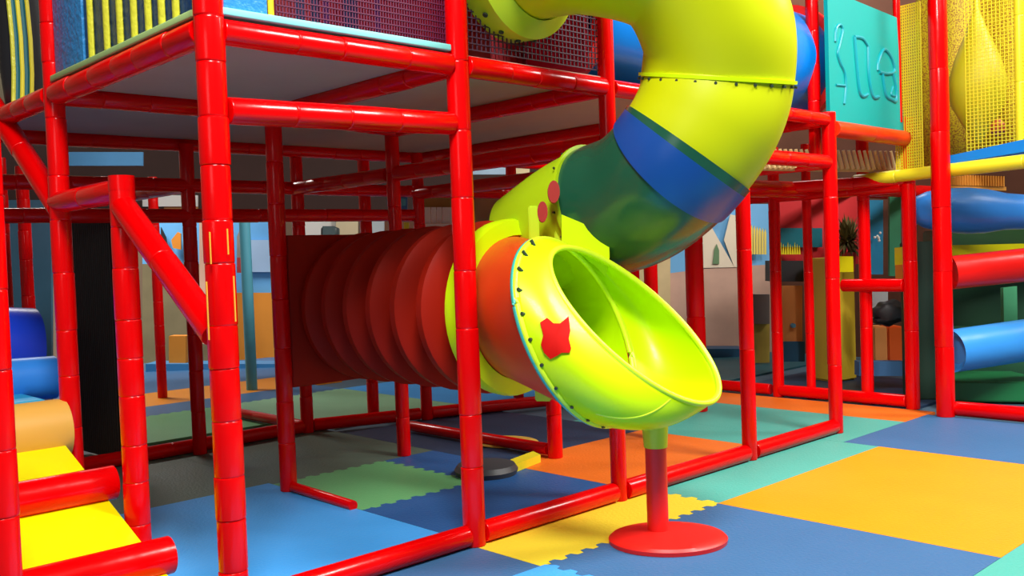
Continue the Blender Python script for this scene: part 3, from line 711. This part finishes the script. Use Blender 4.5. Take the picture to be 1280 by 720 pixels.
# rope ladder style net-end above top roller
bm = bmesh.new()
for k in range(22):
    p = at(1186 + k * 3.2, 224 + .1 * k, 8.4); box(bm, (p.x - .012, p.y - .012, p.z - .05), (p.x + .012, p.y + .012, p.z + .04))
obox(bm, at(1184, 236, 8.4), at(1258, 238, 8.4) - at(1184, 236, 8.4), CF * .03, V((0, 0, .03)))
tag(link('orange_fringe', bm, mat('amber_net', (.70, .28, .03), .6), None, False), 'amber woven fringe strip above the top blue roller', 'fringe')

# ------------------------------------------------------------------ things seen through the right frame
yp = empty('yellow_pillar', onz(1045, 478), 'square yellow padded pillar standing behind the right frame', 'pillar')
c = onz(1045, 479); bm = bmesh.new(); 
pl_ = onz(1008, 473); pr_ = onz(1072, 474)
A3 = [c, pr_, pr_ + (pl_ - c), pl_]
lo = [bm.verts.new((p.x, p.y, .001)) for p in A3]; hi = [bm.verts.new((p.x, p.y, 1.22)) for p in A3]
bm.faces.new(lo[::-1]); bm.faces.new(hi)
for i in range(4): bm.faces.new((lo[i], lo[(i + 1) % 4], hi[(i + 1) % 4], hi[i]))
bmesh.ops.bevel(bm, geom=list(bm.edges), offset=.02, segments=2, affect='EDGES'); link('pad', bm, mat('pillar_yellow', (.72, .50, .03), .5), yp)
bm = bmesh.new(); obox(bm, at(1046, 340, 9.2), CR * .16, CF * .1, V((0, 0, .15))); link('cap_pad', bm, YELV, yp, False)

def board(name, poly, d, m, label, cat_, thick=.04, group=None, parent=None, grow=0):
    """upright flat board with its own thickness standing at its real distance"""
    bm = bmesh.new(); c0 = at(*poly[0], d); nrm = V((CF.x, CF.y, 0)).normalized()
    pts = []
    for x, y in poly:
        r = ray(x, y); tt = (c0 - CP).dot(nrm) / r.dot(nrm); pts.append(CP + r * tt)
    a_ = [bm.verts.new(p) for p in pts]; b_ = [bm.verts.new(p + nrm * thick) for p in pts]
    bm.faces.new(a_); bm.faces.new(b_[::-1]); n = len(pts)
    for i in range(n): bm.faces.new((a_[i], b_[i], b_[(i + 1) % n], a_[(i + 1) % n]))
    o = link(name, bm, m, parent, False)
    if label and not parent: tag(o, label, cat_, group)
    elif label: o['label'] = label
    return o
def rc_(x0, y0, x1, y1): return [(x0, y0), (x1, y0), (x1, y1), (x0, y1)]
# stone and mountain mural, right of the slide
mu = empty('stone_mural', at(880, 430, 12.3), 'painted mural of pink stone wall, pale mountain and blue sky behind the slide mouth', 'mural')
board('backboard', rc_(770, 255, 972, 440), 12.35, mat('sky_paint_bright', (.14, .40, .70), .6, vary=.15), 'sky painted board', '', .05, parent=mu)
board('stone_area', [(835, 342), (880, 336), (972, 330), (972, 440), (770, 440), (770, 345)], 12.3, STONE, 'pink stone blocks', '', .03, parent=mu)
board('mountain', [(876, 335), (876, 272), (884, 274), (918, 334)], 12.28, mat('mountain_cream', (.72, .62, .47), .7, vary=.1), 'pale mountain', '', .02, parent=mu)
board('mountain', [(905, 300), (913, 268), (935, 272), (935, 334), (918, 334)], 12.27, mat('mountain_cream', (0, 0, 0)), 'pale mountain', '', .02, parent=mu)
board('tree', [(891, 330), (893, 312), (896, 305), (899, 313), (899, 330)], 12.25, mat('tree_green', (.12, .22, .10), .7), 'small painted tree', '', .02, parent=mu)
board('column', rc_(822, 305, 838, 440), 12.25, TAN, 'painted sandstone column', '', .03, parent=mu)
board('column', rc_(776, 330, 808, 440), 12.25, TAN, 'painted sandstone column', '', .03, parent=mu)
for i in range(7):
    x = 935 + i * 3.4; board('tower', [(x, 318), (x, 285 + (i * 37 % 9)), (x + 1.3, 280 + (i * 37 % 9)), (x + 2.6, 285 + (i * 37 % 9)), (x + 2.6, 318)], 12.2, mat('tower_yellow', (.75, .58, .10), .6), 'tiny yellow tower', '', .02, parent=mu)
board('blue_bench_block', rc_(868, 436, 932, 460), 11.9, mat('bench_navy', (.01, .07, .15), .5), 'navy bench block at the foot of the stone mural', 'bench', .4)
# shop stall behind frame
st = empty('market_stall', at(988, 410, 9.9), 'red market stall front with teal window and yellow trim behind the right frame', 'stall')
board('red_fascia', rc_(966, 236, 1082, 330), 10.1, mat('stall_red', (.62, .01, .015), .5, vary=.2), 'red fascia', '', .05, parent=st)
board('window', rc_(976, 285, 1028, 309), 10.05, mat('stall_teal', (.01, .13, .17), .3, vary=.4), 'teal window', '', .03, parent=st)
for k in range(9): board('yellow_trim', [(975 + k * 2.9, 318), (976.4 + k * 2.9, 303 + (k % 3) * 2), (977.6 + k * 2.9, 318)], 10.0, YELT, 'yellow spike trim', '', .02, parent=st)
board('counter', rc_(966, 326, 1024, 352), 9.9, DRK, 'black counter', '', .3, parent=st)
board('front_panel', rc_(978, 357, 1003, 428), 9.92, mat('stall_orange', (.72, .27, .06), .6, vary=.1), 'orange front panel', '', .03, parent=st)
bm = bmesh.new(); c = at(992, 407, 9.88); rings(bm, [circ(c - CF * .01, CR, CU, .022, 20), circ(c + CF * .03, CR, CU, .026, 20)]); link('dial', bm, STL, st)
board('blue_plinth', rc_(974, 427, 1006, 452), 9.9, mat('plinth_blue', (.01, .08, .16), .5), 'dark blue plinth', '', .05, parent=st)
# leafy plant
pt = empty('potted_plant', at(1060, 330, 9.75), 'brown green bushy plant seen through the right frame', 'plant')
bm = bmesh.new()
for k in range(320):
    a = R_.random() * 6.28; e = R_.uniform(-.9, 1.5); l = R_.uniform(.10, .26); o = at(1060 + R_.uniform(-6, 6), 300 + R_.uniform(-8, 8), 9.75)
    dv = V((math.cos(a) * math.cos(e), math.sin(a) * math.cos(e), math.sin(e))); sdd = dv.cross(V((0, 0, 1))).normalized() * .014
    v = [bm.verts.new(p) for p in (o, o + dv * l * .5 + sdd, o + dv * l, o + dv * l * .5 - sdd)]; bm.faces.new(v)
link('foliage', bm, mat('leaf_brown_green', (.13, .11, .03), .6, vary=.4), pt, False)
bm = bmesh.new(); c = at(1060, 328, 9.75); cyl(bm, c - V((0, 0, .10)), c + V((0, 0, .10)), .06, 16, r1=.09); link('pot', bm, mat('pot_red', (.4, .02, .02), .5), pt)
board('teal_poster', rc_(1085, 250, 1104, 343), 9.2, mat('poster_teal', (.01, .20, .38), .5, vary=.3), 'teal and blue poster with white splash behind the right frame', 'poster')
board('green_poster', rc_(1112, 246, 1126, 345), 9.2, mat('poster_green', (.03, .22, .11), .5, vary=.3), 'narrow green poster behind the right frame', 'poster')
bm = bmesh.new(); c = at(1098, 297, 9.15)
for k in range(7):
    q = c + CR * R_.uniform(-.04, .04) + CU * R_.uniform(-.03, .05); bmesh.ops.create_uvsphere(bm, u_segments=8, v_segments=6, radius=.013, matrix=Matrix.Translation(q))
tag(link('white_splash', bm, WHT), 'white painted splash dots on the teal poster', 'decoration')
# orange blocks and black bag
for (x0, x1, m, lb) in ((1093, 1110, mat('peach_block', (.80, .30, .08), .5), 'peach orange foam block left under the black bag'), (1111, 1130, mat('red_orange_block', (.80, .11, .01), .45), 'red orange foam block right under the black bag')):
    p = onz(x0, 452); q = onz(x1, 452); blk('foam_block', p, q, .40, .25, m, lb, group='orange foam blocks')
bm = bmesh.new(); c = at(1112, 391, 8.95)
bmesh.ops.create_icosphere(bm, subdivisions=4, radius=1)
for v in bm.verts:
    q = v.co.copy(); n_ = 1 + .12 * math.sin(q.x * 5) * math.cos(q.z * 6)
    v.co = c + CR * (q.x * .15 * n_) + CU * ((abs(q.z) ** .7 * (1 if q.z > 0 else -1)) * .12 * n_ ) + CF * (q.y * .12) - CR * (.05 if q.z < -.4 else 0)
bg = link('black_bag', bm, DRK); tag(bg, 'black soft bag lying on top of the orange foam blocks', 'bag')
board('blue_bench', rc_(1074, 452, 1132, 470), 8.7, mat('bench_blue', (.06, .17, .36), .5), 'pale blue low bench in front of the orange foam blocks', 'bench', .12)
board('notice_board', rc_(1082, 362, 1110, 405), 9.25, mat('grey_panel', (.35, .36, .37), .6), 'grey notice board behind the black bag', 'board')
board('gold_bin', rc_(936, 405, 962, 462), 11.2, mat('gold_confetti', (.65, .48, .08), .5, vary=.6), 'gold patterned bin beside the far post', 'bin', .3)
board('grey_kiosk', rc_(932, 368, 962, 405), 11.1, mat('kiosk_grey', (.25, .22, .20), .6), 'grey kiosk front above the gold bin', 'kiosk', .1)

# ------------------------------------------------------------------ things seen through the frame at left and centre
board('backdrop', rc_(-60, 60, 900, 262), 11.6, mat('backdrop_brown', (.035, .012, .008), .8, vary=.2), 'dark brown backdrop added to darken the space above the far murals', 'backdrop', .2)  # added dark board, closes the bright gap behind the under-deck beams
ml = empty('beach_mural', at(270, 460, 14.0), 'painted mural of blue sky over orange ground at the far left', 'mural')
board('sky_area', rc_(178, 262, 350, 372), 14.0, mat('mural_sky', (.13, .42, .80), .6, vary=.12), 'painted sky', '', .05, parent=ml)
board('haze_area', rc_(300, 300, 350, 340), 13.96, mat('mural_haze', (.38, .55, .78), .6, vary=.1), 'pale haze', '', .03, parent=ml)
board('ground_area', rc_(290, 366, 350, 455), 13.95, ORP, 'orange ground', '', .03, parent=ml)
board('ground_area', rc_(178, 330, 262, 462), 13.95, mat('olive_brown', (.20, .16, .08), .7, vary=.3), 'olive brown ground', '', .03, parent=ml)
board('orange_mark', [(214, 300), (222, 290), (226, 292), (226, 312), (216, 310)], 13.9, ORP, 'orange mark', '', .03, parent=ml)
board('dark_figure', [(201, 284), (207, 296), (214, 330), (212, 348), (201, 330)], 13.9, DRK, 'dark slanted shape', '', .03, parent=ml)
board('pale_figure', [(202, 306), (210, 320), (211, 336), (203, 326)], 13.88, mat('peach_paint', (.75, .45, .32), .6), 'pale slanted shape', '', .03, parent=ml)
board('header', rc_(178, 244, 246, 258), 11.4, WHT, 'white header', '', .05, parent=ml)
board('header_band', rc_(205, 257, 246, 268), 11.45, mat('rust_band', (.50, .20, .06), .6), 'rust band', '', .05, parent=ml)
board('tan_edge', rc_(249, 268, 258, 430), 13.5, mat('peach_paint', (0, 0, 0)), 'peach upright strip beside the second dark post', 'panel', .1)
bp_ = empty('banner_pole', onz(313, 487), 'teal pole carrying a grey and red banner near the far mural', 'banner')
b0_ = onz(315, 487); bm = bmesh.new(); cyl(bm, b0_, at(306, 270, 12.0) * 0 + V((b0_.x, b0_.y, 1.9)), .06, 14); link('pole', bm, mat('pole_teal', (.10, .42, .55), .4), bp_)
board('banner', [(296, 296), (300, 286), (306, 287), (311, 298), (312, 338), (296, 338)], 11.9, mat('banner_grey', (.42, .40, .36), .6, vary=.6), 'grey patterned banner', '', .04, parent=bp_)
board('banner_foot', rc_(296, 322, 312, 341), 11.85, mat('banner_red', (.55, .06, .06), .6), 'red lower band', '', .04, parent=bp_)
board('blue_seat_block', rc_(182, 455, 352, 476), 12.6, mat('seat_block_blue', (.05, .25, .52), .5), 'low blue seat block along the far mural', 'seat block', .4)
board('orange_crate', rc_(211, 420, 232, 456), 12.7, ORP, 'small orange crate on the far blue seat block', 'crate', .2)
board('ribbed_panel', rc_(-40, 250, 64, 520), 9.0, mat('steel_blue_ribbed', (.07, .22, .34), .6, vary=.2), 'steel blue ribbed wall panel behind the ramp', 'panel')
for (x0, x1) in ((6, 22), (36, 54)):
    a0_, a1_ = at(x0 + 7, 520, 8.6), None; bm = foam_bm((a0_.x, a0_.y, 0.0), (a0_.x, a0_.y, 2.3), .055, .3, x0); tag(link('padded_post', bm, REDB), 'dark red padded post %s behind the blue cushion' % ('nearer the left edge' if x0 < 20 else 'next to the tall bright post,'), 'post', 'dark posts behind the ramp')
# black mesh screen
bs = empty('mesh_screen', V((.88, 3.8, 0)), 'black ribbed mesh screen hanging between the ramp posts', 'screen')
p0 = V((.83, 4.15, 0)); p1 = V((.88, 3.33, 0)); bm = bmesh.new(); obox(bm, p0 + V((0, 0, .02)), p1 - p0, V((.03, 0, 0)), V((0, 0, 1.72))); link('sheet', bm, BLK, bs, False)
for k in range(24):
    p = p0.lerp(p1, (k + .5) / 24); bm = bmesh.new(); cyl(bm, p + V((-.008, 0, .03)), p + V((-.008, 0, 1.72)), .009, 8); link('rib', bm, mat('mesh_rib', (.035, .022, .012), .5), bs)
# items behind the tunnel
board('white_partition', [(371, 274), (398, 276), (408, 264), (441, 265), (441, 300), (371, 300)], 11.0, WHT, 'white partition top behind the tunnel panel', 'partition')
board('cream_partition', rc_(420, 262, 447, 300), 10.9, mat('cream_paint', (.72, .60, .38), .6, vary=.1), 'cream partition beside the white one', 'partition')
board('grey_partition', rc_(455, 264, 480, 300), 11.0, mat('pale_grey_paint', (.50, .56, .60), .6, vary=.1), 'pale grey partition right of the cream one', 'partition')
mo = empty('monitor', at(414, 290, 9.8), 'dark grey rounded monitor standing behind the tunnel panel', 'monitor')
bm = bmesh.new(); c = at(413, 290, 9.8); box(bm, (-.085, -.05, -.085), (.085, .05, .085), 0, Matrix.Translation(c) @ m3.to_4x4() @ Matrix.Rotation(0, 4, 'X'), bev=.025); link('case', bm, mat('monitor_case', (.05, .07, .07), .4), mo)
bm = bmesh.new(); box(bm, (-.062, -.055, .083), (.062, .055, .09), 0, Matrix.Translation(c) @ m3.to_4x4()); link('screen', bm, mat('monitor_screen', (.10, .15, .16), .2), mo, False)
po = empty('blue_poster', at(500, 268, 8.9), 'small blue and cyan poster on the dark wall behind the tunnel', 'poster')
board('sheet', rc_(492, 245, 509, 276), 8.9, mat('poster_blue', (.05, .22, .50), .5, vary=.3), None, '', .02, parent=po)
board('cyan_block', rc_(493, 248, 507, 257), 8.88, mat('poster_cyan', (.10, .50, .68), .5), 'cyan block', '', .01, parent=po)
for k in range(3): board('white_mark', rc_(494 + k * 4.5, 262, 497 + k * 4.5, 269), 8.88, WHT, 'white mark', '', .01, parent=po)
board('rust_partition', rc_(488, 286, 612, 345), 9.2, mat('rust_paint', (.50, .10, .015), .6, vary=.15), 'rust orange partition behind the top of the tunnel', 'partition')
board('yellow_strip', rc_(505, 278, 511, 318), 9.1, YELT, 'thin yellow upright strip behind the tunnel', 'strip')
board('yellow_corner_pad', [(560, 300), (568, 284), (573, 284), (573, 330), (562, 326)], 7.6, ORV, 'amber corner pad left of the second post', 'pad', .08)
board('brown_shelf_board', rc_(528, 246, 566, 262), 9.1, mat('ochre_board', (.35, .18, .03), .6), 'ochre brown board above the row of white cards', 'board')
for k, (x0, x1) in enumerate(((529, 538), (539, 545), (546, 552), (553, 566))):
    board('white_card', rc_(x0, 259, x1, 279), 9.05, WHT, ['white card at the left end of the row behind the second post', 'second white card from the left behind the second post', 'third white card from the left behind the second post', 'widest white card at the right end of the row'][k], 'card', .02, 'white cards on the shelf behind the tunnel')
board('card_shelf', rc_(528, 280, 566, 286), 9.0, WHT, 'white shelf under the row of white cards', 'shelf', .15)
board('brown_picture', rc_(588, 244, 626, 277), 9.2, mat('sepia_picture', (.33, .20, .09), .5, vary=.9), 'brown sepia picture between the second post and the slide', 'picture')
for k, (x0, y0, x1, y1, mm, lb) in enumerate(((588, 158, 628, 178, LBL, 'blue back wall pane left of the cream divider, between the red beams'), (641, 158, 704, 178, LBL, 'wide blue back wall pane right of the cream divider'), (590, 202, 632, 218, mat('pale_pane', (.40, .58, .74), .5, vary=.2), 'pale blue back wall pane below the red beam'), (643, 204, 662, 217, mat('cream_pane', (.72, .60, .34), .5, vary=.2), 'small cream back wall pane below the red beam'),
        (80, 190, 178, 207, LBL, 'thin blue back wall pane glimpsed between the left beams'), (318, 227, 342, 236, mat('cream_pane', (0, 0, 0)), 'small cream back wall pane left of the tunnel panel post'))):
    board('wall_pane', rc_(x0, y0, x1, y1), 9.6 if k < 4 else 10.2, mm, lb, 'wall pane', .03, 'bright panes on the back wall')
board('cream_divider', rc_(641, 156, 651, 178), 9.5, mat('cream_pane', (0, 0, 0)), 'cream divider between the two blue wall panes', 'divider')
